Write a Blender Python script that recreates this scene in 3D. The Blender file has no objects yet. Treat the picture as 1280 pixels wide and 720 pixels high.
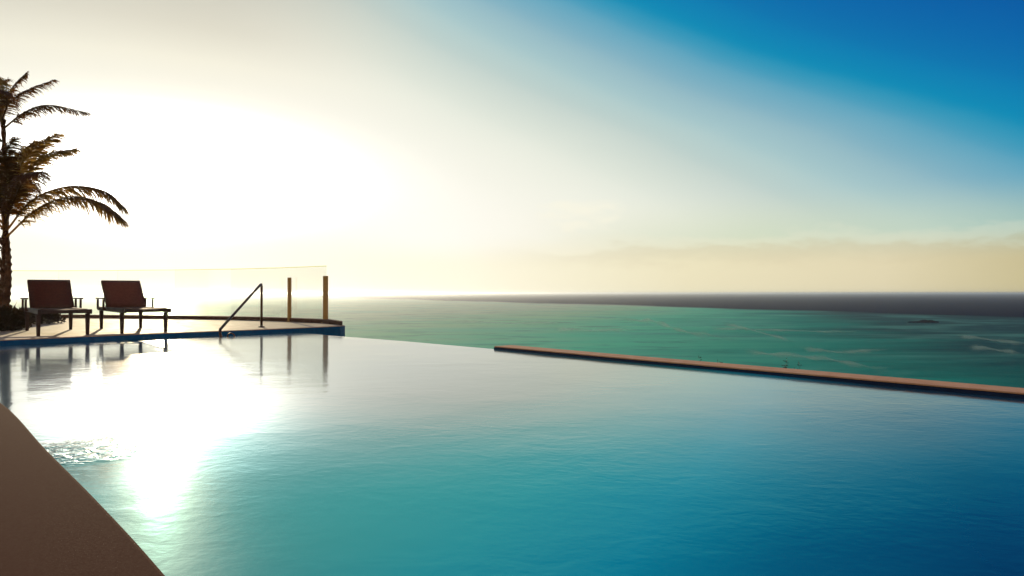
import bpy, bmesh, math, random
from mathutils import Vector, Matrix, noise
R = math.radians
random.seed(7)
scene = bpy.context.scene
COL = scene.collection

# ------------------------------------------------------------------ camera
CAM_H = 0.65          # eye height above the pool water (z = 0)
FPX = 900.0           # focal length in 1280-wide pixels
HZ = 366.0            # horizon row
cam_d = bpy.data.cameras.new('camera')
cam_d.sensor_width = 36.0
cam_d.lens = FPX / 1280 * 36
cam_d.clip_start = 0.05
cam_d.clip_end = 90000
cam = bpy.data.objects.new('camera', cam_d)
cam.location = (0, 0, CAM_H)
cam.rotation_euler = (R(90) + math.atan(6 / FPX), 0, 0)
COL.objects.link(cam)
scene.camera = cam

# ------------------------------------------------------------------ sky and sun
SUN_AZ, SUN_EL = R(-26.0), R(8.6)       # azimuth from +Y towards +X
world = bpy.data.worlds.new("World")
scene.world = world
world.use_nodes = True
nt = world.node_tree
for n in list(nt.nodes):
    nt.nodes.remove(n)

def srgb(r, g, b, a=1.0, k=1.0):
    def f(c):
        c /= 255.0
        return c / 12.92 if c <= .04045 else ((c + .055) / 1.055) ** 2.4
    return (f(r) * k, f(g) * k, f(b) * k, a)

class NT:
    """small node-graph writer"""
    def __init__(s, tree): s.t = tree
    def new(s, typ, **kw):
        n = s.t.nodes.new(typ)
        for k, v in kw.items(): setattr(n, k, v)
        return n
    def put(s, sock, v):
        if isinstance(v, bpy.types.NodeSocket): s.t.links.new(v, sock)
        elif v is not None: sock.default_value = v
    def m(s, op, a, b=None, c=None, clamp=False):
        n = s.new('ShaderNodeMath', operation=op, use_clamp=clamp)
        s.put(n.inputs[0], a)
        if b is not None: s.put(n.inputs[1], b)
        if c is not None: s.put(n.inputs[2], c)
        return n.outputs[0]
    def ss(s, x, lo, hi, a=0.0, b=1.0, kind='SMOOTHSTEP'):
        n = s.new('ShaderNodeMapRange', interpolation_type=kind)
        s.put(n.inputs['Value'], x)
        n.inputs['From Min'].default_value = lo; n.inputs['From Max'].default_value = hi
        n.inputs['To Min'].default_value = a; n.inputs['To Max'].default_value = b
        return n.outputs[0]
    def ramp(s, x, stops, mode='LINEAR'):
        n = s.new('ShaderNodeValToRGB')
        n.color_ramp.interpolation = mode
        e = n.color_ramp.elements
        while len(e) < len(stops): e.new(.5)
        for el, (p, c) in zip(e, stops): el.position = p; el.color = c
        s.put(n.inputs[0], x)
        return n.outputs[0]
    def mix(s, f, a, b, blend='MIX'):
        n = s.new('ShaderNodeMix', data_type='RGBA', blend_type=blend)
        s.put(n.inputs[0], f); s.put(n.inputs[6], a); s.put(n.inputs[7], b)
        return n.outputs[2]
    def noise(s, vec, scale, detail=2, rough=.5, dist=0.0):
        n = s.new('ShaderNodeTexNoise')
        s.put(n.inputs['Vector'], vec)
        n.inputs['Scale'].default_value = scale; n.inputs['Detail'].default_value = detail
        n.inputs['Roughness'].default_value = rough; n.inputs['Distortion'].default_value = dist
        return n.outputs['Fac']
    def mapping(s, vec, scale=(1, 1, 1), rot=(0, 0, 0), loc=(0, 0, 0)):
        n = s.new('ShaderNodeMapping')
        s.put(n.inputs['Vector'], vec)
        n.inputs['Scale'].default_value = scale; n.inputs['Rotation'].default_value = rot
        n.inputs['Location'].default_value = loc
        return n.outputs[0]
    def scale_col(s, c, f):
        n = s.new('ShaderNodeVectorMath', operation='SCALE')
        s.put(n.inputs[0], c); s.put(n.inputs['Scale'], f)
        return n.outputs[0]
    def add_col(s, a, b):
        n = s.new('ShaderNodeVectorMath', operation='ADD')
        s.put(n.inputs[0], a); s.put(n.inputs[1], b)
        return n.outputs[0]

w = NT(nt)
tc = w.new('ShaderNodeTexCoord')
sep = w.new('ShaderNodeSeparateXYZ'); nt.links.new(tc.outputs['Generated'], sep.inputs[0])
az = w.m('ARCTAN2', sep.outputs[0], sep.outputs[1])
el = w.m('ARCSINE', sep.outputs[2])
az_d = w.m('MULTIPLY', az, 180 / math.pi)
el_d = w.m('MAXIMUM', w.m('MULTIPLY', el, 180 / math.pi), 0.0)
# the bright dust-filled air round the low sun is a wide flat dome
daz = w.m('DIVIDE', w.m('SUBTRACT', az_d, math.degrees(SUN_AZ)), 62.0)
dele = w.m('DIVIDE', w.m('SUBTRACT', el_d, math.degrees(SUN_EL)), 17.0)
q = w.m('SQRT', w.m('ADD', w.m('MULTIPLY', daz, daz), w.m('MULTIPLY', dele, dele)))
q = w.m('ADD', q, w.m('MULTIPLY', w.m('SUBTRACT', w.noise(w.mapping(tc.outputs['Generated'], (1, 1, 3)), 3.0, 3), .5), .05))
qn = w.m('DIVIDE', q, 2.0)
# the deep blue starts along a slant that climbs towards the sun
az_m = w.m('SUBTRACT', w.m('ABSOLUTE', w.m('SUBTRACT', az_d, math.degrees(SUN_AZ))), -math.degrees(SUN_AZ))
tt = w.m('ADD', w.m('ADD', el_d, w.ss(el_d, 12, 25, 0, 2.6, 'LINEAR')), w.m('MULTIPLY', az_m, .50))
tt = w.m('ADD', tt, w.m('MULTIPLY', w.m('SUBTRACT', w.noise(w.mapping(tc.outputs['Generated'], (1, 1, 3)), 2.2, 4), .5), 1.6))
cool = w.ramp(w.m('DIVIDE', tt, 64.0), [(v_ / 64.0, c_) for v_, c_ in (
    (0, srgb(255, 254, 246)), (6.5, srgb(251, 249, 237)), (12.5, srgb(232, 236, 223)), (17, srgb(199, 214, 207)), (20, srgb(174, 203, 204)),
    (23, srgb(142, 184, 197)), (26, srgb(92, 164, 191)), (28.2, srgb(22, 143, 183)), (31.5, srgb(0, 118, 176)),
    (38, srgb(0, 86, 160)), (60, srgb(0, 58, 126)))], 'CARDINAL')
warm = w.ramp(qn, [(0, srgb(255, 255, 250)), (.11, srgb(253, 251, 240)), (.235, srgb(243, 239, 221)),
                   (.30, srgb(222, 218, 201)), (.39, srgb(202, 200, 186)), (.48, srgb(150, 155, 150)), (.7, srgb(60, 110, 145)),
                   (1.0, srgb(20, 80, 130))])
wl = w.ss(az_d, -4.0, -24.0)
col = w.mix(wl, cool, warm)
# pale green-cream air under the blue, warm at the horizon
hz_col = w.ramp(w.m('MULTIPLY', daz, .5), [(0, srgb(255, 253, 238)), (.18, srgb(255, 250, 226)), (.32, srgb(240, 230, 194)),
                      (.43, srgb(230, 217, 180)), (.5, srgb(206, 192, 146)), (.7, srgb(160, 150, 120))])
mid_col = w.ramp(w.m('MULTIPLY', daz, .5), [(0, srgb(255, 254, 244)), (.2, srgb(248, 244, 226)), (.36, srgb(212, 222, 196)), (.45, srgb(196, 214, 196)),
                      (.52, srgb(156, 192, 182)), (.7, srgb(110, 140, 140))])
col = w.mix(w.m('MULTIPLY', w.ss(el_d, 8.0, 3.5), w.ss(daz, 0.3, 0.6)), col, mid_col)
# cloud bank lying on the horizon, with a ragged top
nv = w.mapping(tc.outputs['Generated'], (1, 1, 3.2))
cn = w.noise(nv, 9.0, 6, .55)
cn2 = w.noise(nv, 30.0, 5, .6)
cnn = w.m('ADD', w.m('MULTIPLY', cn, .7), w.m('MULTIPLY', cn2, .3))
edge = w.m('ADD', el_d, w.m('MULTIPLY', w.m('SUBTRACT', cnn, .5), 4.5))
bank = w.ss(edge, 3.9, 3.2)
col = w.mix(w.m('MULTIPLY', w.ss(el_d, 4.6, 2.0), .9), col, hz_col)
bank_shade = w.ss(edge, 1.6, 3.4)
bank_col = w.mix(bank_shade, hz_col, w.mix(.5, hz_col, srgb(196, 180, 146)))
col = w.mix(w.m('MULTIPLY', bank, w.ss(daz, .32, .62, 0, .42)), col, bank_col)
rim = w.m('MULTIPLY', w.ss(edge, 3.2, 3.9), w.ss(edge, 4.9, 4.0))
col = w.mix(w.m('MULTIPLY', rim, w.ss(daz, .3, .6, 0, .22)), col, srgb(245, 238, 212))
# one small lit cumulus over the bank
cu_d = w.m('ADD', w.m('POWER', w.m('DIVIDE', w.m('SUBTRACT', az_d, 6.2), 4.2), 2.0), w.m('POWER', w.m('DIVIDE', w.m('SUBTRACT', el_d, 6.2), 1.5), 2.0))
cu = w.ss(w.m('ADD', cu_d, w.m('MULTIPLY', w.m('SUBTRACT', cnn, .5), 7.0)), 1.0, -.4)
col = w.mix(w.m('MULTIPLY', cu, .5), col, srgb(255, 250, 228))
# glow: light above white close to the sun
ca = w.m('MULTIPLY', daz, 62.0 / 38.0); ce = w.m('MULTIPLY', dele, 17.0 / 15.0)
cq = w.m('SQRT', w.m('ADD', w.m('MULTIPLY', ca, ca), w.m('MULTIPLY', ce, ce)))
g1 = w.m('EXPONENT', w.m('MULTIPLY', w.m('POWER', w.m('DIVIDE', cq, .17), 2.0), -1.0))
g2 = w.m('EXPONENT', w.m('MULTIPLY', w.m('POWER', w.m('DIVIDE', q, .27), 4.0), -1.0))
glow = w.m('ADD', w.m('ADD', 1.0, w.m('MULTIPLY', g2, .28)), w.m('MULTIPLY', g1, 6.5))
col = w.scale_col(col, glow)
# unseen sky behind the viewer, tinted rose low down as added warm fill
back = w.m('MULTIPLY', w.ss(w.m('ABSOLUTE', w.m('SUBTRACT', az_d, -26.0)), 85.0, 135.0), w.ss(el_d, 60.0, 20.0))
col = w.mix(back, col, srgb(214, 176, 150))
sky = w.new('ShaderNodeTexSky')
sky.sky_type = 'NISHITA'; sky.sun_disc = False
sky.sun_elevation = SUN_EL; sky.sun_rotation = SUN_AZ
sky.air_density = 1.0; sky.dust_density = 1.0; sky.ozone_density = 2.0
bg1 = w.new('ShaderNodeBackground'); nt.links.new(sky.outputs[0], bg1.inputs[0]); bg1.inputs[1].default_value = 0.05
bg2 = w.new('ShaderNodeBackground'); nt.links.new(col, bg2.inputs[0]); bg2.inputs[1].default_value = 1.04
mixbg = w.new('ShaderNodeMixShader'); mixbg.inputs[0].default_value = 0.93
nt.links.new(bg1.outputs[0], mixbg.inputs[1]); nt.links.new(bg2.outputs[0], mixbg.inputs[2])
wo = w.new('ShaderNodeOutputWorld'); nt.links.new(mixbg.outputs[0], wo.inputs[0])

sun_l = bpy.data.lights.new('sun', 'SUN')
sun_l.energy = 4.2; sun_l.angle = R(0.53); sun_l.color = (1.0, .80, .52)
sun = bpy.data.objects.new('sun', sun_l)
sd = Vector((math.sin(SUN_AZ) * math.cos(SUN_EL), math.cos(SUN_AZ) * math.cos(SUN_EL), math.sin(SUN_EL)))
sun.rotation_euler = sd.to_track_quat('Z', 'Y').to_euler()
COL.objects.link(sun)

scene.view_settings.view_transform = 'Standard'
scene.view_settings.look = 'None'
scene.view_settings.exposure = 0.0
scene.view_settings.gamma = 1.0
scene.view_settings.use_curve_mapping = False
try:
    scene.cycles.sample_clamp_indirect = 6.0
    scene.cycles.transparent_max_bounces = 24
except Exception:
    pass

HAZE = .00014
# ------------------------------------------------------------------ helpers
def P(px, py, D):
    """the place at distance D along the sight line through a 1280x720 pixel"""
    return Vector(((px - 640) / FPX * D, D, CAM_H - (py - HZ) / FPX * D))

def G(px, D, z=0.0):
    return Vector(((px - 640) / FPX * D, D, z))

def link(name, bm, mat, parent=None, smooth=False, bevel=0.0, segs=2, sheet=False):
    me = bpy.data.meshes.new(name)
    bmesh.ops.recalc_face_normals(bm, faces=bm.faces)
    if sheet:
        bm.normal_update()
        dn = [f for f in bm.faces if f.normal.z < 0]
        if dn: bmesh.ops.reverse_faces(bm, faces=dn)
    bm.to_mesh(me); bm.free()
    me.materials.append(mat)
    if smooth:
        for p in me.polygons: p.use_smooth = True
    o = bpy.data.objects.new(name, me)
    COL.objects.link(o)
    if parent: o.parent = parent
    if bevel:
        b = o.modifiers.new('bevel', 'BEVEL'); b.width = bevel; b.segments = segs
        b.limit_method = 'ANGLE'; b.angle_limit = R(40)
    return o

def tag(o, label=None, cat=None, group=None, kind=None):
    if label: o['label'] = label
    if cat: o['category'] = cat
    if group: o['group'] = group
    if kind: o['kind'] = kind
    return o

def empty(name, loc=(0, 0, 0), rz=0.0):
    o = bpy.data.objects.new(name, None)
    o.location = loc; o.rotation_euler = (0, 0, rz); o.empty_display_size = .1
    COL.objects.link(o)
    return o

def box(bm, c, s, rot=None):
    m = Matrix.Translation(c)
    if rot is not None: m = m @ rot
    r = bmesh.ops.create_cube(bm, size=1.0, matrix=m @ Matrix.Diagonal((s[0], s[1], s[2], 1)))
    return r['verts']

def bar(bm, a, b, wx, wz):
    """rectangular bar from a to b"""
    a = Vector(a); b = Vector(b); d = b - a
    q_ = d.to_track_quat('Y', 'Z').to_matrix().to_4x4()
    box(bm, (a + b) / 2, (wx, d.length, wz), q_)

def tube(bm, pts, rad, n=10, caps=True):
    pts = [Vector(p) for p in pts]
    rings = []
    ref = Vector((0, 0, 1))
    for i, p in enumerate(pts):
        t = (pts[min(i + 1, len(pts) - 1)] - pts[max(i - 1, 0)]).normalized()
        u = t.cross(ref)
        if u.length < .15: u = t.cross(Vector((1, 0, 0)))
        u.normalize()
        if rings and u.dot(lastu) < 0: u = -u
        lastu = u
        v = t.cross(u).normalized()
        r = rad[i] if isinstance(rad, (list, tuple)) else rad
        rings.append([bm.verts.new(p + r * (math.cos(2 * math.pi * k / n) * u + math.sin(2 * math.pi * k / n) * v)) for k in range(n)])
    for a, b in zip(rings, rings[1:]):
        for k in range(n): bm.faces.new((a[k], a[(k + 1) % n], b[(k + 1) % n], b[k]))
    if caps:
        bm.faces.new(rings[0]); bm.faces.new(rings[-1])

def catmull(pts, sub=8):
    pts = [Vector(p) for p in pts]
    e = [2 * pts[0] - pts[1]] + pts + [2 * pts[-1] - pts[-2]]
    out = []
    for i in range(1, len(e) - 2):
        p0, p1, p2, p3 = e[i - 1:i + 3]
        for k in range(sub):
            t = k / sub
            out.append(.5 * ((2 * p1) + (-p0 + p2) * t + (2 * p0 - 5 * p1 + 4 * p2 - p3) * t * t + (-p0 + 3 * p1 - 3 * p2 + p3) * t ** 3))
    out.append(pts[-1])
    return out

def prism(bm, outline, z0, z1):
    """vertical extrusion of a plan outline (list of xy)"""
    top = [bm.verts.new((p[0], p[1], z1)) for p in outline]
    bot = [bm.verts.new((p[0], p[1], z0)) for p in outline]
    n = len(outline)
    for i in range(n):
        bm.faces.new((top[i], top[(i + 1) % n], bot[(i + 1) % n], bot[i]))
    ft = bm.faces.new(top); fb = bm.faces.new(bot)
    bmesh.ops.triangulate(bm, faces=[ft, fb])

# ------------------------------------------------------------------ materials
def material(name):
    m = bpy.data.materials.new(name)
    m.use_nodes = True
    t = m.node_tree
    b = t.nodes['Principled BSDF']
    return m, NT(t), b, t.nodes['Material Output']

def mat_simple(name, c1, c2, rough=.6, scale=20, bump=.0, bscale=80, metal=0.0, spec=.5, coord='Object', stretch=(1, 1, 1)):
    m, n, b, o = material(name)
    tcn = n.new('ShaderNodeTexCoord')
    v = n.mapping(tcn.outputs[coord], stretch)
    f = n.noise(v, scale, 5, .6)
    n.put(b.inputs['Base Color'], n.mix(n.ss(f, .3, .7), c1, c2))
    n.put(b.inputs['Roughness'], n.ss(n.noise(v, scale * 1.7, 3), .2, .8, rough * .85, min(1, rough * 1.15)))
    b.inputs['Metallic'].default_value = metal
    b.inputs['Specular IOR Level'].default_value = spec
    if bump:
        bn = n.new('ShaderNodeBump'); bn.inputs['Distance'].default_value = bump
        n.put(bn.inputs['Height'], n.noise(v, bscale, 4, .6))
        n.put(b.inputs['Normal'], bn.outputs[0])
    return m

def mat_water(name):
    m, n, b, o = material(name)
    g = n.new('ShaderNodeNewGeometry')
    pos = g.outputs['Position']
    # pool water over blue-green tile; vignette at near right put into the colour
    sp = n.new('ShaderNodeSeparateXYZ'); n.put(sp.inputs[0], pos)
    uu = n.m('SUBTRACT', sp.outputs[0], n.m('MULTIPLY', sp.outputs[1], .45))
    uu = n.m('ADD', uu, n.m('MULTIPLY', n.m('SUBTRACT', n.noise(pos, .6, 2), .5), .5))
    deep_or_vignette = n.ss(uu, -5.0, 1.0, kind='LINEAR')
    c = n.ramp(deep_or_vignette, [(p_, (0, g_, b_, 1)) for p_, g_, b_ in ((0, .15, .20), (.36, .15, .16), (.50, .20, .19), (.60, .40, .38), (.67, .52, .54), (.75, .48, .60),
                      (.82, .22, .30), (.90, .06, .09), (1, .06, .10))])
    v = n.mapping(pos, (1, 1.25, 1), (0, 0, R(12)))
    big = n.noise(v, 1.1, 2, .5, .4)
    mid = n.noise(v, 4.2, 3, .55, .6)
    fine = n.noise(v, 17.0, 3, .55, .3)
    # a puff of breeze roughens some areas more than others
    gust = n.ss(n.noise(pos, .55, 2), .35, .7, .45, 1.25)
    h = n.m('ADD', n.m('MULTIPLY', big, .55), n.m('ADD', n.m('MULTIPLY', mid, .26), n.m('MULTIPLY', fine, .13)))
    h = n.m('MULTIPLY', h, gust)
    # where the return jet stirs the surface by the coping
    dx = n.m('DIVIDE', n.m('SUBTRACT', sp.outputs[0], -1.74), .27)
    dy = n.m('DIVIDE', n.m('SUBTRACT', sp.outputs[1], 3.0), .26)
    rr = n.m('ADD', n.m('MULTIPLY', dx, dx), n.m('MULTIPLY', dy, dy))
    rr = n.m('ADD', rr, n.m('MULTIPLY', n.m('SUBTRACT', n.noise(pos, 7, 2), .5), 1.2))
    jet = n.ss(rr, 1.7, 0.1)
    jn = n.noise(n.mapping(pos, (1, .8, 1)), 17.0, 3, .6, 1.0)
    h = n.m('ADD', h, n.m('MULTIPLY', n.m('MULTIPLY', jn, jet), 1.5))
    bn = n.new('ShaderNodeBump'); bn.inputs['Strength'].default_value = 1.0
    bn.inputs['Distance'].default_value = .0058
    n.put(bn.inputs['Height'], h)
    n.t.nodes.remove(b)
    dif = n.new('ShaderNodeBsdfDiffuse'); n.put(dif.inputs[0], c)
    fr = n.new('ShaderNodeFresnel'); fr.inputs[0].default_value = 2.25
    n.put(fr.inputs['Normal'], bn.outputs[0])
    gl = n.new('ShaderNodeBsdfGlossy'); gl.inputs['Roughness'].default_value = .085
    n.put(gl.inputs[0], n.mix(n.ss(fr.outputs[0], .30, .50), (.16, .84, .93, 1), (.98, .99, .96, 1)))
    n.put(gl.inputs['Normal'], bn.outputs[0])
    # wavelets too small to see widen the glare of the sun
    gl2 = n.new('ShaderNodeBsdfGlossy'); gl2.inputs['Roughness'].default_value = .38
    n.put(gl2.inputs['Normal'], bn.outputs[0])
    mg = n.new('ShaderNodeMixShader'); mg.inputs[0].default_value = .08
    n.t.links.new(gl.outputs[0], mg.inputs[1]); n.t.links.new(gl2.outputs[0], mg.inputs[2])
    mx = n.new('ShaderNodeMixShader'); n.put(mx.inputs[0], fr.outputs[0])
    n.t.links.new(dif.outputs[0], mx.inputs[1]); n.t.links.new(mg.outputs[0], mx.inputs[2])
    n.t.links.new(mx.outputs[0], o.inputs['Surface'])
    return m

def mat_sea(name):
    m, n, b, o = material(name)
    g = n.new('ShaderNodeNewGeometry')
    pos = g.outputs['Position']
    sp = n.new('ShaderNodeSeparateXYZ'); n.put(sp.inputs[0], pos)
    # reef shallows, dropping into deep water along a line that runs nearer on the right
    f = n.m('ADD', sp.outputs[1], n.m('MULTIPLY', sp.outputs[0], 2.1))
    f = n.m('ADD', f, n.m('MULTIPLY', n.m('SUBTRACT', n.noise(n.mapping(pos, (.004, .002, 1)), 1.0, 4, .6), .5), 600.0))
    deep_or_vignette = n.ss(f, 1420.0, 1680.0)
    sv = n.mapping(pos, (.0045, .016, 1), (0, 0, R(-14)))
    patch = n.noise(sv, 1.0, 5, .6, .8)
    patch2 = n.noise(n.mapping(pos, (.011, .017, 1), (0, 0, R(-6))), 1.0, 4, .6, .5)
    # sun glare put into the left colour, darker reef water to the right
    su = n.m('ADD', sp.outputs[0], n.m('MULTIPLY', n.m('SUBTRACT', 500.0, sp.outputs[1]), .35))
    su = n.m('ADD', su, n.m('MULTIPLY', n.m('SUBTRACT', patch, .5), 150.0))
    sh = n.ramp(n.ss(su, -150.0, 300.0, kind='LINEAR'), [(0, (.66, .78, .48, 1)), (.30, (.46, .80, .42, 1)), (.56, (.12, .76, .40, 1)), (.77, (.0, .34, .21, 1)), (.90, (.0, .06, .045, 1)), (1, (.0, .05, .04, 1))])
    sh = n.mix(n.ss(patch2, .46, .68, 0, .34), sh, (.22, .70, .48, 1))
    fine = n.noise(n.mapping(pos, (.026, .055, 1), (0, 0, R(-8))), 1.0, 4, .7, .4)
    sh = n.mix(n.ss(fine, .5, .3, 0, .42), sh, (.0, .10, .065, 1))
    c = n.mix(deep_or_vignette, sh, (.006, .010, .035, 1))
    dif = n.new('ShaderNodeBsdfDiffuse'); n.put(dif.inputs[0], c)
    gl = n.new('ShaderNodeBsdfGlossy'); gl.inputs['Roughness'].default_value = .36; gl.inputs[0].default_value = (.70, 1.0, .86, 1)
    bn = n.new('ShaderNodeBump'); bn.inputs['Distance'].default_value = 1.2
    hh = n.m('ADD', n.noise(n.mapping(pos, (.09, .14, 1)), 1.0, 4, .65), n.m('MULTIPLY', n.noise(pos, .9, 3), .12))
    n.put(bn.inputs['Height'], hh)
    n.put(gl.inputs['Normal'], bn.outputs[0])
    mx = n.new('ShaderNodeMixShader'); n.put(mx.inputs[0], n.ss(deep_or_vignette, 0, 1, .10, .012))
    n.t.links.new(dif.outputs[0], mx.inputs[1]); n.t.links.new(gl.outputs[0], mx.inputs[2])
    n.t.links.new(mx.outputs[0], o.inputs['Surface'])
    return m

def mat_glass(name, tint, refl=.25):
    m, n, b, o = material(name)
    tr = n.new('ShaderNodeBsdfTransparent'); tr.inputs[0].default_value = tint
    gl = n.new('ShaderNodeBsdfGlossy'); gl.inputs['Roughness'].default_value = .03
    fr = n.new('ShaderNodeFresnel'); fr.inputs[0].default_value = 1.45
    mx = n.new('ShaderNodeMixShader')
    n.put(mx.inputs[0], n.m('MULTIPLY', fr.outputs[0], refl))
    n.t.links.new(tr.outputs[0], mx.inputs[1]); n.t.links.new(gl.outputs[0], mx.inputs[2])
    n.t.links.new(mx.outputs[0], o.inputs['Surface'])
    return m

def mat_translucent(name, c1, c2, tcol, fac, scale=6, rough=.6, bump=0):
    m, n, b, o = material(name)
    tcn = n.new('ShaderNodeTexCoord')
    f = n.noise(tcn.outputs['Object'], scale, 3)
    n.put(b.inputs['Base Color'], n.mix(n.ss(f, .35, .65), c1, c2))
    b.inputs['Roughness'].default_value = rough
    b.inputs['Specular IOR Level'].default_value = .3
    if bump:
        wv = n.new('ShaderNodeTexWave'); wv.inputs['Scale'].default_value = 60
        n.put(wv.inputs['Vector'], tcn.outputs['Object'])
        bn = n.new('ShaderNodeBump'); bn.inputs['Distance'].default_value = bump
        n.put(bn.inputs['Height'], wv.outputs['Fac']); n.put(b.inputs['Normal'], bn.outputs[0])
    tl = n.new('ShaderNodeBsdfTranslucent'); n.put(tl.inputs[0], n.mix(n.ss(f, .35, .65), tcol, tuple(x * .7 for x in tcol[:3]) + (1,)))
    mx = n.new('ShaderNodeMixShader'); mx.inputs[0].default_value = fac
    n.t.links.new(b.outputs[0], mx.inputs[1]); n.t.links.new(tl.outputs[0], mx.inputs[2])
    n.t.links.new(mx.outputs[0], o.inputs['Surface'])
    return m

M_WATER = mat_water('pool_water')
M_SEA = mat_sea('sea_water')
M_DECK = mat_simple('sandstone_deck', (.125, .056, .031, 1), (.136, .063, .036, 1), 1.0, 120.0, 0, 140, spec=.01)  # brown stone near the viewer, vignette darkening put into its colour
M_DECK_SUNLIT = mat_simple('sunlit_sandstone_deck', (.46, .35, .21, 1), (.58, .45, .28, 1), .7, 4.0, .0008, 60, spec=.3)  # same stone on the far deck, low sunlight put into its colour
M_TILE = mat_simple('navy_pool_tile', (.001, .085, .22, 1), (.002, .12, .28, 1), .5, 14, 0, spec=.15)
M_DARKTILE = mat_simple('dark_tile_lip', (.004, .012, .04, 1), (.006, .02, .06, 1), .4, 14, 0, spec=.3)
M_COPE = mat_simple('sandstone_cope', (.74, .36, .15, 1), (.85, .46, .22, 1), .7, 9, .001, 90, spec=.35)
M_KERB = mat_simple('brown_stone_kerb', (.09, .045, .022, 1), (.14, .075, .04, 1), .7, 8, .001, 60, spec=.2)
M_SOIL = mat_simple('hillside_ground', (.07, .08, .03, 1), (.16, .12, .07, 1), .9, .6, .05, 3, spec=.1)
M_WOOD = mat_simple('dark_hardwood', (.022, .009, .005, 1), (.045, .018, .009, 1), .6, 12, .0006, 60, stretch=(1, .12, 1))
M_SLING = mat_translucent('brown_sling', (.075, .031, .015, 1), (.095, .040, .020, 1), (.32, .12, .05, 1), .42, 30, .7, .0006)
M_SLING_PALE = mat_translucent('pale_sling', (.12, .055, .034, 1), (.15, .072, .045, 1), (.42, .19, .10, 1), .45, 30, .7, .0006)  # paler brown than the other sling
M_STEEL = mat_simple('bronze_steel', (.10, .055, .03, 1), (.16, .09, .05, 1), .35, 30, metal=.8)
M_POST = mat_simple('bloom_tan_bronze_post', (.42, .28, .07, 1), (.50, .34, .10, 1), .5, 20, metal=.1)  # tan of the sun's bloom is put into the bronze colour
M_GLASS = mat_glass('clear_glass', (.97, .98, .96, 1))

M_GEDGE = mat_glass('glass_edge', (.86, .86, .62, 1))
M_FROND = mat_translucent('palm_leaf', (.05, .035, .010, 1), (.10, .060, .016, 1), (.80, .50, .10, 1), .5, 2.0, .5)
M_FROND_DARK = mat_translucent('palm_leaf_dark', (.035, .022, .008, 1), (.06, .036, .012, 1), (.4, .16, .02, 1), .35, 2.0, .6)  # darker, less translucent leaf
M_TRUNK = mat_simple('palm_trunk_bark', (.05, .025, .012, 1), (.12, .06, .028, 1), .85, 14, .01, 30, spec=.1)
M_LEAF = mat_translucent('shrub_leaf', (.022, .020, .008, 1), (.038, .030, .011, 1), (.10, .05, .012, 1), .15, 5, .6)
M_STEM = mat_simple('woody_stem', (.04, .02, .012, 1), (.08, .045, .025, 1), .85, 20)
M_ROCK = mat_simple('dark_wet_rock', (.006, .014, .02, 1), (.012, .022, .03, 1), .9, .3, .1, 1, spec=.05)

# ------------------------------------------------------------------ plan lines
INF_A = Vector((-3.60, 11.95, 0)); TIP = G(425, 12.6)
# near coping, then round the left end and along the far deck (all on the water line)
near = catmull([(3.3, -4.2, 0), (1.6, -1.6, 0), (.72, -.35, 0), (.0, .60, 0), (-.697, 1.469, 0), (-1.162, 2.023, 0), (-1.73, 2.68, 0), (-2.69, 3.80, 0),
                (-3.95, 5.08, 0), (-5.2, 6.25, 0), (-6.15, 7.2, 0), (-6.60, 7.95, 0)], 8)
far = catmull([(-6.45, 8.62, 0), (-6.18, 9.00, 0), (-5.55, 9.80, 0), (-4.70, 10.7, 0), (-3.75, 11.7, 0), tuple(TIP)], 6)
inf_line = [(-2.49, 10.70), (-1.52, 9.75), (-.60, 8.75), (-.21, 8.33)]
lip_pts = [(-.21, 8.33), (1.30, 6.55), (3.14, 4.45), (4.9, 2.35), (6.4, .2), (7.1, -2.2), (6.6, -5.0)]

# ------------------------------------------------------------------ sea, hillside
SEA_Z = -20.0
bm = bmesh.new()
rad = [0, 60, 150, 400, 1000, 3000, 9000, 20000]
prev = None
for r in rad:
    ring = [bm.verts.new((r * math.cos(2 * math.pi * k / 64), r * math.sin(2 * math.pi * k / 64), SEA_Z)) for k in range(64)] if r else [bm.verts.new((0, 0, SEA_Z))]
    if prev:
        for k in range(64):
            if len(prev) == 1: bm.faces.new((prev[0], ring[k], ring[(k + 1) % 64]))
            else: bm.faces.new((prev[k], ring[k], ring[(k + 1) % 64], prev[(k + 1) % 64]))
    prev = ring
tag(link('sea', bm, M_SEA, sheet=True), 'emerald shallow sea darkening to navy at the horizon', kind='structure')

def hill_z(x, y):
    d = max(0.0, max(y - (9.2 - 1.1 * x) if x < 9 else 0, 0) / 1.5, math.hypot(max(x - 9, 0), 0), y - 18)
    d = max(d, (y - 15))
    nz = noise.noise(Vector((x * .12, y * .12, 0))) * 1.0 * min(1, d / 8)
    return max(-1.0 - .34 * max(0, d) + nz, -20.8) if d > 0 else -1.0
bm = bmesh.new()
NX, NY = 90, 90
grid = [[None] * (NY + 1) for _ in range(NX + 1)]
for i in range(NX + 1):
    for j in range(NY + 1):
        x = -90 + 180 * i / NX; y = -60 + 170 * j / NY
        grid[i][j] = bm.verts.new((x, y, hill_z(x, y)))
for i in range(NX):
    for j in range(NY):
        bm.faces.new((grid[i][j], grid[i + 1][j], grid[i + 1][j + 1], grid[i][j + 1]))
tag(link('hillside', bm, M_SOIL, smooth=True, sheet=True), 'scrubby slope falling from the terrace to the sea', kind='structure')

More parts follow.
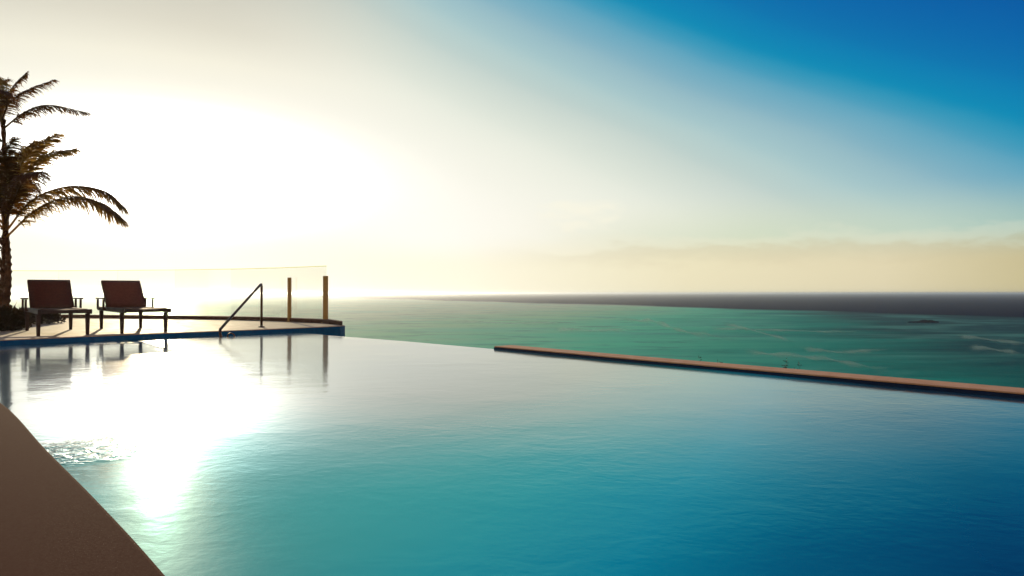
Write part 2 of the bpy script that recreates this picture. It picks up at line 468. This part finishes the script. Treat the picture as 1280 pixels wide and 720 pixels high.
# low dark rock standing in the sea
bm = bmesh.new()
rx, ry = 287.0, 500.0
bmesh.ops.create_icosphere(bm, subdivisions=4, radius=1)
for v in bm.verts:
    k = 1 + .35 * noise.noise(v.co * 2.3) + .12 * noise.noise(v.co * 6)
    v.co = Vector((v.co.x * 8.5 * k + (v.co.x < -.3) * v.co.x * 3, v.co.y * 3.2 * k, v.co.z * 1.5 * k * (1 if v.co.x > -.3 else .55)))
o = link('rock', bm, M_ROCK, smooth=True); o.location = (rx, ry, SEA_Z + .2)
tag(o, 'low dark rock alone in the green sea under the horizon', 'rock')

# pale foam streaks drawn out by the current
def mat_foam():
    m, n, b, o = material('sea_foam')
    tcn = n.new('ShaderNodeTexCoord'); uv = tcn.outputs['UV']
    sp = n.new('ShaderNodeSeparateXYZ'); n.put(sp.inputs[0], uv)
    cross = n.m('ABSOLUTE', n.m('SUBTRACT', sp.outputs[1], .5))
    nn = n.noise(n.mapping(uv, (7, 2.5, 1)), 1.0, 6, .7, .8)
    a = n.ss(n.m('ADD', cross, n.m('MULTIPLY', n.m('SUBTRACT', nn, .5), 1.1)), .34, -.05)
    ends = n.m('MULTIPLY', n.ss(sp.outputs[0], 0, .15), n.ss(sp.outputs[0], 1, .75))
    a = n.m('MULTIPLY', n.m('MULTIPLY', a, ends), .36)
    n.put(b.inputs['Base Color'], (.42, .72, .52, 1)); b.inputs['Roughness'].default_value = .9
    n.put(b.inputs['Alpha'], a)
    return m
M_FOAM = mat_foam()
bm = bmesh.new(); uvl = bm.loops.layers.uv.new('UVMap')
def sea_at(px, py):
    D = (CAM_H - SEA_Z) * FPX / (py - HZ)
    return Vector(((px - 640) / FPX * D, D, SEA_Z + .06))
streaks = [([(768, 400), (800, 401), (820, 403), (838, 409), (856, 415), (885, 419), (925, 426)], 2.6),
           ([(925, 440), (965, 443), (1005, 446), (1040, 450), (1075, 457), (1112, 463)], 3.0),
           ([(880, 411), (950, 412), (1010, 414), (1080, 415)], 1.4),
           ([(1195, 420), (1240, 425), (1290, 431)], 2.2), ([(1208, 434), (1250, 438), (1276, 442)], 2.8),
           ([(900, 404), (960, 418), (990, 427)], 2.0), ([(690, 412), (740, 413), (800, 412)], 2.0), ([(560, 402), (640, 404), (720, 403)], 1.6),
           ([(1000, 436), (1050, 440), (1110, 437)], 2.4)]
for pts, hw in streaks:
    c = catmull([(p[0], p[1], 0) for p in pts], 8)
    hw *= 1.7; prev = None; N = len(c)
    for i, p in enumerate(c):
        ww = hw * (1.0 + .5 * math.sin(i * .7))
        a, b_ = bm.verts.new(sea_at(p.x, p.y - ww)), bm.verts.new(sea_at(p.x, p.y + ww))
        if prev:
            f = bm.faces.new((prev[0], a, b_, prev[1]))
            for lp, (u, v_) in zip(f.loops, (((i - 1) / N, 0), (i / N, 0), (i / N, 1), ((i - 1) / N, 1))): lp[uvl].uv = (u, v_)
        prev = (a, b_)
tag(link('sea_foam', bm, M_FOAM, sheet=True), 'pale foam streaks drifting over the green shallows', 'sea foam', kind='stuff')

# warm sea air: thin haze that scatters the low sun forwards
mh = bpy.data.materials.new('haze_air'); mh.use_nodes = True
for n_ in list(mh.node_tree.nodes): mh.node_tree.nodes.remove(n_)
ho = mh.node_tree.nodes.new('ShaderNodeOutputMaterial'); hv = mh.node_tree.nodes.new('ShaderNodeVolumePrincipled')
hv.inputs['Color'].default_value = (.82, .90, 1.0, 1); hv.inputs['Density'].default_value = HAZE; hv.inputs['Anisotropy'].default_value = .77
mh.node_tree.links.new(hv.outputs[0], ho.inputs['Volume'])
bm = bmesh.new(); box(bm, (0, 0, -8.0), (42000, 42000, 28.0))
tag(link('haze', bm, mh), 'thin warm sea haze glowing round the low sun', kind='stuff')

# ------------------------------------------------------------------ pool
outline = [(p.x, p.y) for p in near] + [(p.x, p.y) for p in far if (p.x, p.y)[0] < -3.62] + [(-3.60, 11.90)] + \
          [(-3.0, 11.23)] + inf_line + lip_pts[1:] 
bm = bmesh.new()
vs = [bm.verts.new((p[0], p[1], 0)) for p in outline]
f = bm.faces.new(vs); bmesh.ops.triangulate(bm, faces=[f])
tag(link('pool_water', bm, M_WATER, sheet=True), 'calm turquoise pool water running to the infinity edge', kind='structure')
bm = bmesh.new()
prism(bm, outline, -1.3, -.012)
tag(link('pool_basin', bm, M_TILE), 'blue tiled basin of the infinity pool', kind='structure')

# terrace round the pool; its far end runs out to a point
DZ = .072
kerb_line = catmull([(-16.0, 15.6, 0), (-11.7, 16.7, 0), (-9.3, 16.5, 0), (-7.0, 15.9, 0), (-5.2, 15.05, 0), (-3.55, 13.75, 0)], 8)
CUT = min(range(len(near)), key=lambda k: abs(near[k].y - 7.0))
cy = near[CUT].y
copel = [(p.x, p.y) for p in near[:CUT + 1]] + [(-18, cy), (-16, -6), (-3, -8)]
bm = bmesh.new(); prism(bm, copel, DZ - .07, DZ)
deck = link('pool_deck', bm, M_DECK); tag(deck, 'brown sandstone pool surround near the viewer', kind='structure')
bv = deck.modifiers.new('bevel', 'BEVEL'); bv.width = .012; bv.segments = 3; bv.limit_method = 'ANGLE'; bv.angle_limit = R(50)
terrace = [(p.x, p.y) for p in near[CUT:]] + [(p.x, p.y) for p in far] + [(TIP.x + .03, TIP.y + .22)] + \
          [(p.x, p.y) for p in reversed([k for k in kerb_line])] + [(-18, 8), (-18, cy)]
bm = bmesh.new(); prism(bm, terrace, DZ - .07, DZ)
deck = link('far_deck', bm, M_DECK_SUNLIT); tag(deck, 'sandstone deck under the loungers, sunlight put into its colour', kind='structure')
bv = deck.modifiers.new('bevel', 'BEVEL'); bv.width = .010; bv.segments = 3; bv.limit_method = 'ANGLE'; bv.angle_limit = R(50)
# tiled face of the terrace, hanging a hand below the stone
def inset(line, d):
    out = []
    for i, p in enumerate(line):
        t = (line[min(i + 1, len(line) - 1)] - line[max(i - 1, 0)]).normalized()
        out.append(p + Vector((-t.y, t.x, 0)) * d)
    return out
bm = bmesh.new()
edge_pts = [Vector(p) for p in far]
a = inset(edge_pts, -.012); b_ = inset(edge_pts, .25)
prism(bm, [(p.x, p.y) for p in a] + [(TIP.x + .042, TIP.y + .20)] + [(p.x, p.y) for p in reversed(b_)], -1.2, DZ - .012)
tag(link('terrace_edge_wall', bm, M_TILE), 'blue tiled edge wall under the far deck with the loungers', 'wall')

# right-hand wall: pale sandstone cope on dark tile
root = empty('pool_edge_wall', (-.21, 8.33, 0))
lp = catmull([(p[0], p[1], 0) for p in lip_pts], 8)
def strip(bm, line, d0, d1, z0, z1, off):
    A = inset(line, d0); B = inset(line, d1)
    prism(bm, [(p.x - off.x, p.y - off.y) for p in A] + [(p.x - off.x, p.y - off.y) for p in reversed(B)], z0, z1)
off = Vector((-.21, 8.33, 0))
bm = bmesh.new(); strip(bm, lp, .0, .25, -1.3, .020, off); link('tiled_wall', bm, M_DARKTILE, root)
bm = bmesh.new(); strip(bm, lp, .004, .27, .022, .034, off); link('cope', bm, M_COPE, root, bevel=.004)
tag(root, 'low wall with an orange sandstone top between the pool and the green sea', 'wall')

# ------------------------------------------------------------------ glass fence on its kerb
fence = empty('glass_fence', (-3.55, 13.75, DZ))
foff = Vector((-3.55, 13.75, DZ))
bm = bmesh.new()
kl = kerb_line
A = inset(kl, -.09); B = inset(kl, .09)
tipk = [(TIP.x - .10, TIP.y + .30)]
ol = [(p.x, p.y) for p in A] + [(TIP.x - .02, TIP.y + .20), (TIP.x - .03, TIP.y + .32)] + [(p.x, p.y) for p in reversed(B)]
prism(bm, [(x - foff.x, y - foff.y) for x, y in ol], 0.0, .075)
link('kerb', bm, M_KERB, fence, bevel=.01)
tot = [0]
for a_, b2 in zip(kl, kl[1:]): tot.append(tot[-1] + (b2 - a_).length)
def along(s):
    for i in range(len(tot) - 1):
        if tot[i + 1] >= s:
            t = (s - tot[i]) / (tot[i + 1] - tot[i]); return kl[i].lerp(kl[i + 1], t)
    return kl[-1].copy()
L = tot[-1]; s = L; pw = 1.55
while s - pw > .2:
    a_, b2 = along(s) - foff, along(s - pw + .012) - foff
    a_.z = b2.z = 0
    bm = bmesh.new()
    d = (b2 - a_); mrot = Matrix.Rotation(math.atan2(d.y, d.x), 4, 'Z')
    box(bm, (a_ + b2) / 2 + Vector((0, 0, .08 + .5)), (d.length, .012, 1.0), mrot)
    gp = link('glass_panel', bm, M_GLASS, fence)
    bm = bmesh.new()
    box(bm, (a_ + b2) / 2 + Vector((0, 0, 1.089)), (d.length, .014, .014), mrot)
    link('top_edge', bm, M_GEDGE, gp)
    s -= pw
for (px, D, top, wd) in ((408, 13.75, 345, .095), (363, 14.45, 347, .075)):
    bm = bmesh.new()
    c = G(px, D) - foff; zt = CAM_H - (top - HZ) / FPX * D - DZ
    box(bm, (c.x, c.y - .06, zt / 2), (wd, .03, zt)); box(bm, (c.x, c.y - .02, zt / 2 - .1), (wd * .45, .05, zt - .3))
    p_ = link('post', bm, M_POST, fence, bevel=.004)
    bm = bmesh.new(); box(bm, (c.x, c.y - .03, .006), (wd * 1.7, .12, .012)); link('base_plate', bm, M_POST, p_, bevel=.003)
tag(fence, 'frameless glass fence with two bronze posts behind the loungers', 'fence')

# ------------------------------------------------------------------ pool handrail
hr0 = G(327, 12.1, DZ)
hr = empty('pool_handrail', hr0)
top = P(327, 354, 12.1); low = P(276, 411, 10.75)
bm = bmesh.new()
r_ = .021
dirn = (low - top).normalized()
pts = [hr0, Vector((hr0.x, hr0.y, top.z - .05)), Vector((hr0.x, hr0.y, top.z - .015)) + dirn * .012, top + dirn * .05]
pts += [top.lerp(low, t) for t in (.25, .5, .75, .93)]
pts += [low + Vector((-.0, -.02, -.01)), low + Vector((.02, -.07, -.07)), low + Vector((.06, -.10, -.16)), low + Vector((.09, -.10, -.3))]
tube(bm, [p - hr0 for p in pts], r_, 12)
link('rail', bm, M_STEEL, hr, smooth=True)
bm = bmesh.new()
bmesh.ops.create_cone(bm, cap_ends=True, segments=24, radius1=.055, radius2=.045, depth=.016, matrix=Matrix.Translation((0, 0, .008)))
link('flange', bm, M_STEEL, hr)
bm = bmesh.new()
rc = P(289, 421, 10.78) - hr0
ring = [rc + .055 * Vector((math.cos(t), -.15 * math.sin(t), math.sin(t))) for t in [2 * math.pi * k / 20 for k in range(-5, 12)]]
tube(bm, ring, .010, 8)
link('hook', bm, M_STEEL, hr, smooth=True)
tag(hr, 'slanting bronze handrail coming down over the pool edge', 'handrail')

# ------------------------------------------------------------------ sun loungers
def make_lounger():
    t = empty('sun_lounger')
    W = .62; SH = .325; HY = 1.30
    # seat frame: two side rails and end rails
    bm = bmesh.new()
    for s_ in (-1, 1): bar(bm, (s_ * (W / 2 - .02), -.20, SH), (s_ * (W / 2 - .02), 1.98, SH), .04, .062)
    for y in (-.18, .5, 1.0, 1.36, 1.96): bar(bm, (-(W / 2 - .04), y, SH), ((W / 2 - .04), y, SH), .04, .045)
    link('seat_frame', bm, M_WOOD, t, bevel=.005)
    # sling seat
    bm = bmesh.new()
    n1 = 14
    rows = []
    for i in range(n1 + 1):
        y = -.16 + (HY + .12) * i / n1
        rows.append([bm.verts.new((x, y, SH + .036 - .012 * (1 - (2 * x / (W - .08)) ** 2))) for x in [-(W - .09) / 2 + (W - .09) * k / 6 for k in range(7)]])
    for a_, b2 in zip(rows, rows[1:]):
        for k in range(6): bm.faces.new((a_[k], a_[k + 1], b2[k + 1], b2[k]))
    se = link('seat', bm, M_SLING, t, smooth=True)
    so = se.modifiers.new('solid', 'SOLIDIFY'); so.thickness = .008
    # backrest leaning back
    ang = R(52)
    ux = Vector((0, math.sin(ang), math.cos(ang))); BL = .68
    base = Vector((0, HY, SH + .03))
    bm = bmesh.new()
    rows = []
    BW = .56
    for i in range(9):
        c = base + ux * (BL * i / 8)
        sag = .02 * math.sin(math.pi * i / 8)
        rows.append([bm.verts.new(c + Vector((x, sag * (1 - (2 * x / BW) ** 2), -sag * .5 * (1 - (2 * x / BW) ** 2)))) for x in [-BW / 2 + BW * k / 6 for k in range(7)]])
    for a_, b2 in zip(rows, rows[1:]):
        for k in range(6): bm.faces.new((a_[k], a_[k + 1], b2[k + 1], b2[k]))
    bk = link('backrest', bm, M_SLING, t, smooth=True)
    so = bk.modifiers.new('solid', 'SOLIDIFY'); so.thickness = .010
    bm = bmesh.new()
    back_off = Vector((0, .022, -.014))
    for s_ in (-1, 1): bar(bm, base + back_off + Vector((s_ * (BW / 2 - .012), 0, 0)), base + back_off + Vector((s_ * (BW / 2 - .012), 0, 0)) + ux * BL, .028, .028)
    bar(bm, base + back_off + ux * (BL - .012) + Vector((-BW / 2 + .03, 0, 0)), base + back_off + ux * (BL - .012) + Vector((BW / 2 - .03, 0, 0)), .024, .024)
    link('backrest_frame', bm, M_WOOD, bk)
    for s_ in (-1, 1):
        bm = bmesh.new()
        bar(bm, base + back_off + ux * .36 + Vector((s_ * .2, .02, 0)), Vector((s_ * .2, 1.93, SH + .02)), .022, .022)
        link('prop_strut', bm, M_WOOD, t)
    # legs
    for (x, y) in ((-W / 2 + .025, .03), (W / 2 - .025, .03), (-W / 2 + .025, 1.78), (W / 2 - .025, 1.78)):
        bm = bmesh.new()
        box(bm, (x, y, (SH - .032) / 2), (.056, .056, SH - .032))
        for v in bm.verts:
            if v.co.z < .05: v.co.x = x + (v.co.x - x) * .72; v.co.y = y + (v.co.y - y) * .72
        link('leg', bm, M_WOOD, t, bevel=.004)
    # armrests: post, curved arm
    for s_ in (-1, 1):
        bm = bmesh.new()
        x = s_ * (W / 2 + .035)
        bar(bm, (x, 1.18, SH - .0), (x, 1.18, SH + .155), .03, .03)
        bar(bm, (x, 1.72, SH - .0), (x, 1.72, SH + .155), .03, .03)
        bar(bm, (x - s_ * .03, 1.18, SH), (x + s_ * .012, 1.18, SH), .03, .03)
        bar(bm, (x - s_ * .03, 1.72, SH), (x + s_ * .012, 1.72, SH), .03, .03)
        bar(bm, (x, 1.10, SH + .168), (x, 1.80, SH + .168), .052, .022)
        link('armrest', bm, M_WOOD, t, bevel=.004)
    return t

def copy_tree(o, parent=None):
    c = o.copy(); COL.objects.link(c); c.parent = parent
    for ch in list(o.children): copy_tree(ch, c)
    return c

ROT = R(38)
l1 = make_lounger()
l1.location = (-5.28, 10.35, DZ); l1.rotation_euler.z = ROT
tag(l1, 'right-hand brown sling lounger, nearer the slanting handrail', 'sun lounger', 'sun loungers by the pool')
l2 = copy_tree(l1)
for ch in l1.children:
    if ch.name.startswith(('seat', 'backrest')) and ch.data.materials[0] == M_SLING:
        ch.material_slots[0].link = 'OBJECT'; ch.material_slots[0].material = M_SLING_PALE
l2.location = (-6.07, 9.75, DZ)
tag(l2, 'left-hand brown sling lounger, nearer the palm trunk', 'sun lounger', 'sun loungers by the pool')

# ------------------------------------------------------------------ palms
def frond(path, parent, mat, lw=.30, n=46, fold=.55, seed=0, droop=.9, width=.027):
    rnd = random.Random(seed)
    c = catmull(path, 10)
    bm = bmesh.new()
    N = len(c)
    tube(bm, c, [.016 * (1 - .85 * i / (N - 1)) for i in range(N)], 6)
    n = int(n * 2.6); lw *= 1.15
    for k in range(n):
        u = .10 + .90 * (k / (n - 1))
        f_ = u * (N - 1); i = min(int(f_), N - 2)
        p = c[i].lerp(c[i + 1], f_ - i)
        t = (c[i + 1] - c[i]).normalized()
        side = t.cross(Vector((0, 0, 1)))
        side = side.normalized() if side.length > .1 else Vector((0, 1, 0))
        up = side.cross(t).normalized()
        ln = lw * (math.sin(math.pi * min(1, .12 + .82 * u ** .8)) * .75 + .28)
        for s_ in (-1, 1):
            l_ = ln * rnd.uniform(.75, 1.15)
            d = (t * rnd.uniform(.35, .85) + side * s_ * fold * rnd.uniform(.7, 1.3) + up * rnd.uniform(-.15, .22)).normalized()
            g = Vector((.12, 0, -1)) * droop
            wv = d.cross(up).normalized() * width * .5 * rnd.uniform(.8, 1.2)
            wv = (wv + up * width * .25 * rnd.uniform(-1, 1))
            q0 = p
            q1 = p + d * l_ * .4 + g * l_ * .16
            q2 = p + d * l_ * .75 + g * l_ * .42
            q3 = p + d * l_ * .95 + g * l_ * .80
            v = [bm.verts.new(x) for x in (q0 - wv * .5, q0 + wv * .5, q1 + wv, q1 - wv, q2 + wv * .7, q2 - wv * .7, q3)]
            bm.faces.new((v[0], v[1], v[2], v[3])); bm.faces.new((v[3], v[2], v[4], v[5])); bm.faces.new((v[5], v[4], v[6]))
    return link('frond', bm, mat, parent)

def palm(name, base, crown, trunk_r, fronds, label, seed):
    root = empty(name, base)
    rnd = random.Random(seed)
    b = Vector(base); c = Vector(crown)
    bm = bmesh.new()
    N = 42; pts = []; rr = []
    for i in range(N + 1):
        u = i / N
        p = b.lerp(c, u) + Vector((.06 * math.sin(u * 3.1) , .03 * math.sin(u * 2), 0))
        pts.append(p - b); r0 = trunk_r * (1.25 - .55 * u)
        rr.append(r0 * (1.22 if i % 3 == 0 else .92) * rnd.uniform(.93, 1.08))
    tube(bm, pts, rr, 12)
    # old leaf boots and stubs
    for i in range(16):
        u = rnd.uniform(.12, .97); p = b.lerp(c, u) - b; a_ = rnd.uniform(0, 6.28)
        d = Vector((math.cos(a_), math.sin(a_), rnd.uniform(.8, 1.6))).normalized()
        tube(bm, [p, p + d * trunk_r * 1.7, p + d * trunk_r * 2.6 + Vector((0, 0, .03))], [trunk_r * .45, trunk_r * .35, trunk_r * .12], 5)
    link('trunk', bm, M_TRUNK, root, smooth=True)
    for k, (path, kw) in enumerate(fronds):
        kw = dict(kw); m_ = kw.pop('mat', M_FROND)
        frond([Vector(p) - b for p in path], root, m_, seed=seed * 50 + k, **kw)
    # unopened spears and stalks in the middle of the crown
    bm = bmesh.new()
    for k in range(7):
        a_ = rnd.uniform(0, 6.28); d = Vector((.10 * math.cos(a_) + .03, .1 * math.sin(a_), rnd.uniform(.35, .75)))
        tube(bm, [c - b - Vector((0, 0, .15)), c - b + d * .5, c - b + d], [.016, .012, .003], 5)
    link('spear_leaves', bm, M_FROND, root)
    tag(root, label, 'palm tree', 'palm trees at the left end of the deck')
    return root

def FP(D, pts, dz=0.0):
    """a frond path on the sight lines of pts, drifting dz metres in depth towards its tip"""
    return [P(x, y, D + dz * i / (len(pts) - 1)) for i, (x, y) in enumerate(pts)]

DA, DB = 12.3, 11.3
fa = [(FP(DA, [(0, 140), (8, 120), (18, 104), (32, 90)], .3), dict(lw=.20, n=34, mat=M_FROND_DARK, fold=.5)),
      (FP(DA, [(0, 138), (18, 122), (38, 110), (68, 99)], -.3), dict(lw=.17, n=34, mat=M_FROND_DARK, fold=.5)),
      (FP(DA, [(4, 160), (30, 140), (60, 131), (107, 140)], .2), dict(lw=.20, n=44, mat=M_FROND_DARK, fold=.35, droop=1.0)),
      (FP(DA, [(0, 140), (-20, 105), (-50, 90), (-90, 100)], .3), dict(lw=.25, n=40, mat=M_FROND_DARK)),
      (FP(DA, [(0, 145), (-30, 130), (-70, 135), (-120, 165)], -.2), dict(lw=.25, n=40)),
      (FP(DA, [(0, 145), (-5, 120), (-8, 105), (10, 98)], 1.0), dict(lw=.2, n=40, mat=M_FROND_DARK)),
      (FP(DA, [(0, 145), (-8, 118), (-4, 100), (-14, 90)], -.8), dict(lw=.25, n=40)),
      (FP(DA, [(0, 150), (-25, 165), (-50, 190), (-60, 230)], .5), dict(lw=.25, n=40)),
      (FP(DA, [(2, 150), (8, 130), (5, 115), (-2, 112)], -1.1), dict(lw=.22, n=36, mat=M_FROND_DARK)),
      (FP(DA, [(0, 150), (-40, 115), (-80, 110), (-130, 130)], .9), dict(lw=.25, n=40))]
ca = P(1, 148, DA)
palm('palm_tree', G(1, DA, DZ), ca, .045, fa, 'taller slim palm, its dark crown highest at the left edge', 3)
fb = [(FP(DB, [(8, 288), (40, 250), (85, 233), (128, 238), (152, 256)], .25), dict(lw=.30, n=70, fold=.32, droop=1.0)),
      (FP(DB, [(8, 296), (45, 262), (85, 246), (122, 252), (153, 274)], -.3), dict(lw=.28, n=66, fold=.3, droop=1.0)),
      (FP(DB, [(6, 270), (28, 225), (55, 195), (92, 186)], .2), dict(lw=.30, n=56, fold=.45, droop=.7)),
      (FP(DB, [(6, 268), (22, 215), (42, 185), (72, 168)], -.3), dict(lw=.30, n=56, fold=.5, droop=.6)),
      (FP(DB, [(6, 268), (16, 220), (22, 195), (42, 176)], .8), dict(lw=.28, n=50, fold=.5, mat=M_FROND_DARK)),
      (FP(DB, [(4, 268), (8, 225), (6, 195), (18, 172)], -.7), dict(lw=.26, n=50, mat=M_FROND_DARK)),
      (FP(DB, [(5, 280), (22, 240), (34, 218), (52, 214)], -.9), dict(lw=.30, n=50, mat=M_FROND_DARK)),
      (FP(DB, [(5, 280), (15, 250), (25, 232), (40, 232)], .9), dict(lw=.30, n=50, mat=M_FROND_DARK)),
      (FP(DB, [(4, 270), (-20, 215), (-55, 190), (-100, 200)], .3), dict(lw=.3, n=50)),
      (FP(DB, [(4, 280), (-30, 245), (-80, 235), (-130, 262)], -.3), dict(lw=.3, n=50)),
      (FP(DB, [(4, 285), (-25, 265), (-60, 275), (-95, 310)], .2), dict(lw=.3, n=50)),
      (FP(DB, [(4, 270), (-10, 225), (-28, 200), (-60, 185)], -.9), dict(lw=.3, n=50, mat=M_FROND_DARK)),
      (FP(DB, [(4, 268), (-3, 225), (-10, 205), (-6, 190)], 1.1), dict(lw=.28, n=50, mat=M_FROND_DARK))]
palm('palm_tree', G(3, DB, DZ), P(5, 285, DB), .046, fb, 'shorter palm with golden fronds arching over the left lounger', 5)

# ------------------------------------------------------------------ shrubs
def shrub(name, loc, rx_, rz_, n, label, seed, leaf=.07, spikes=0, mat=None, group=None):
    rnd = random.Random(seed)
    root = empty(name, loc)
    bm = bmesh.new()
    for k in range(9):
        a_ = rnd.uniform(0, 6.28); r_ = rnd.uniform(.2, .8)
        tip = Vector((math.cos(a_) * rx_ * r_, math.sin(a_) * rx_ * r_, rz_ * rnd.uniform(.5, .95)))
        tube(bm, [(0, 0, 0), tip * .5 + Vector((0, 0, .03)), tip], [.012, .008, .003], 5)
    link('stems', bm, M_STEM, root)
    bm = bmesh.new()
    for k in range(n):
        a_ = rnd.uniform(0, 6.28); u = rnd.random() ** .5; h = rnd.random() ** .8
        p = Vector((math.cos(a_) * rx_ * u * (1 - .35 * h), math.sin(a_) * rx_ * u * (1 - .35 * h), rz_ * h * (.8 + .35 * noise.noise(Vector((a_ * 1.3, u * 2, seed)))) + .01))
        d = Vector((rnd.gauss(0, 1), rnd.gauss(0, 1), rnd.gauss(.5, .8))).normalized()
        s_ = d.orthogonal().normalized() * leaf * .25
        v = [bm.verts.new(x) for x in (p, p + d * leaf * .5 + s_, p + d * leaf, p + d * leaf * .5 - s_)]
        bm.faces.new(v)
    for k in range(spikes):
        a_ = rnd.uniform(0, 6.28)
        p = Vector((math.cos(a_) * rx_ * .4, math.sin(a_) * rx_ * .4, rz_ * .5))
        d = Vector((math.cos(a_) * .35, math.sin(a_) * .35, 1)).normalized() * rz_ * rnd.uniform(.6, .95)
        s_ = Vector((.012, 0, 0))
        v = [bm.verts.new(x) for x in (p - s_, p + s_, p + d)]
        bm.faces.new(v)
    link('foliage', bm, mat or M_LEAF, root)
    tag(root, label, 'shrub', group)
    return root
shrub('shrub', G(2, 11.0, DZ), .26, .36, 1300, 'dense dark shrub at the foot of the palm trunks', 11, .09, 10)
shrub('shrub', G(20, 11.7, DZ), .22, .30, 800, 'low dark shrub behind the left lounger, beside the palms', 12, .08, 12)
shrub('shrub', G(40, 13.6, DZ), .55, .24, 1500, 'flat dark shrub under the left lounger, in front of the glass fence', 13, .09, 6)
# shrub tips standing just above the cope of the right wall
k_ = 0
for px, py, D, lab, wd in ((874, 448, 6.9, 'leftmost leafy tuft showing over the orange wall top', .05), (899, 450, 6.7, 'second leafy tuft from the left over the orange wall top', .035),
                       (982, 458, 6.35, 'third leafy tuft from the left over the orange wall top', .035), (997, 458.5, 6.3, 'rightmost leafy tuft showing over the orange wall top', .035)):
    p = P(px, py, D)
    zb = hill_z(p.x, p.y)
    shrub('shrub', (p.x, p.y, zb), wd, (p.z - zb) * 1.03, 2600, lab, 20 + k_, .022, 0, group='tufts behind the pool wall'); k_ += 1
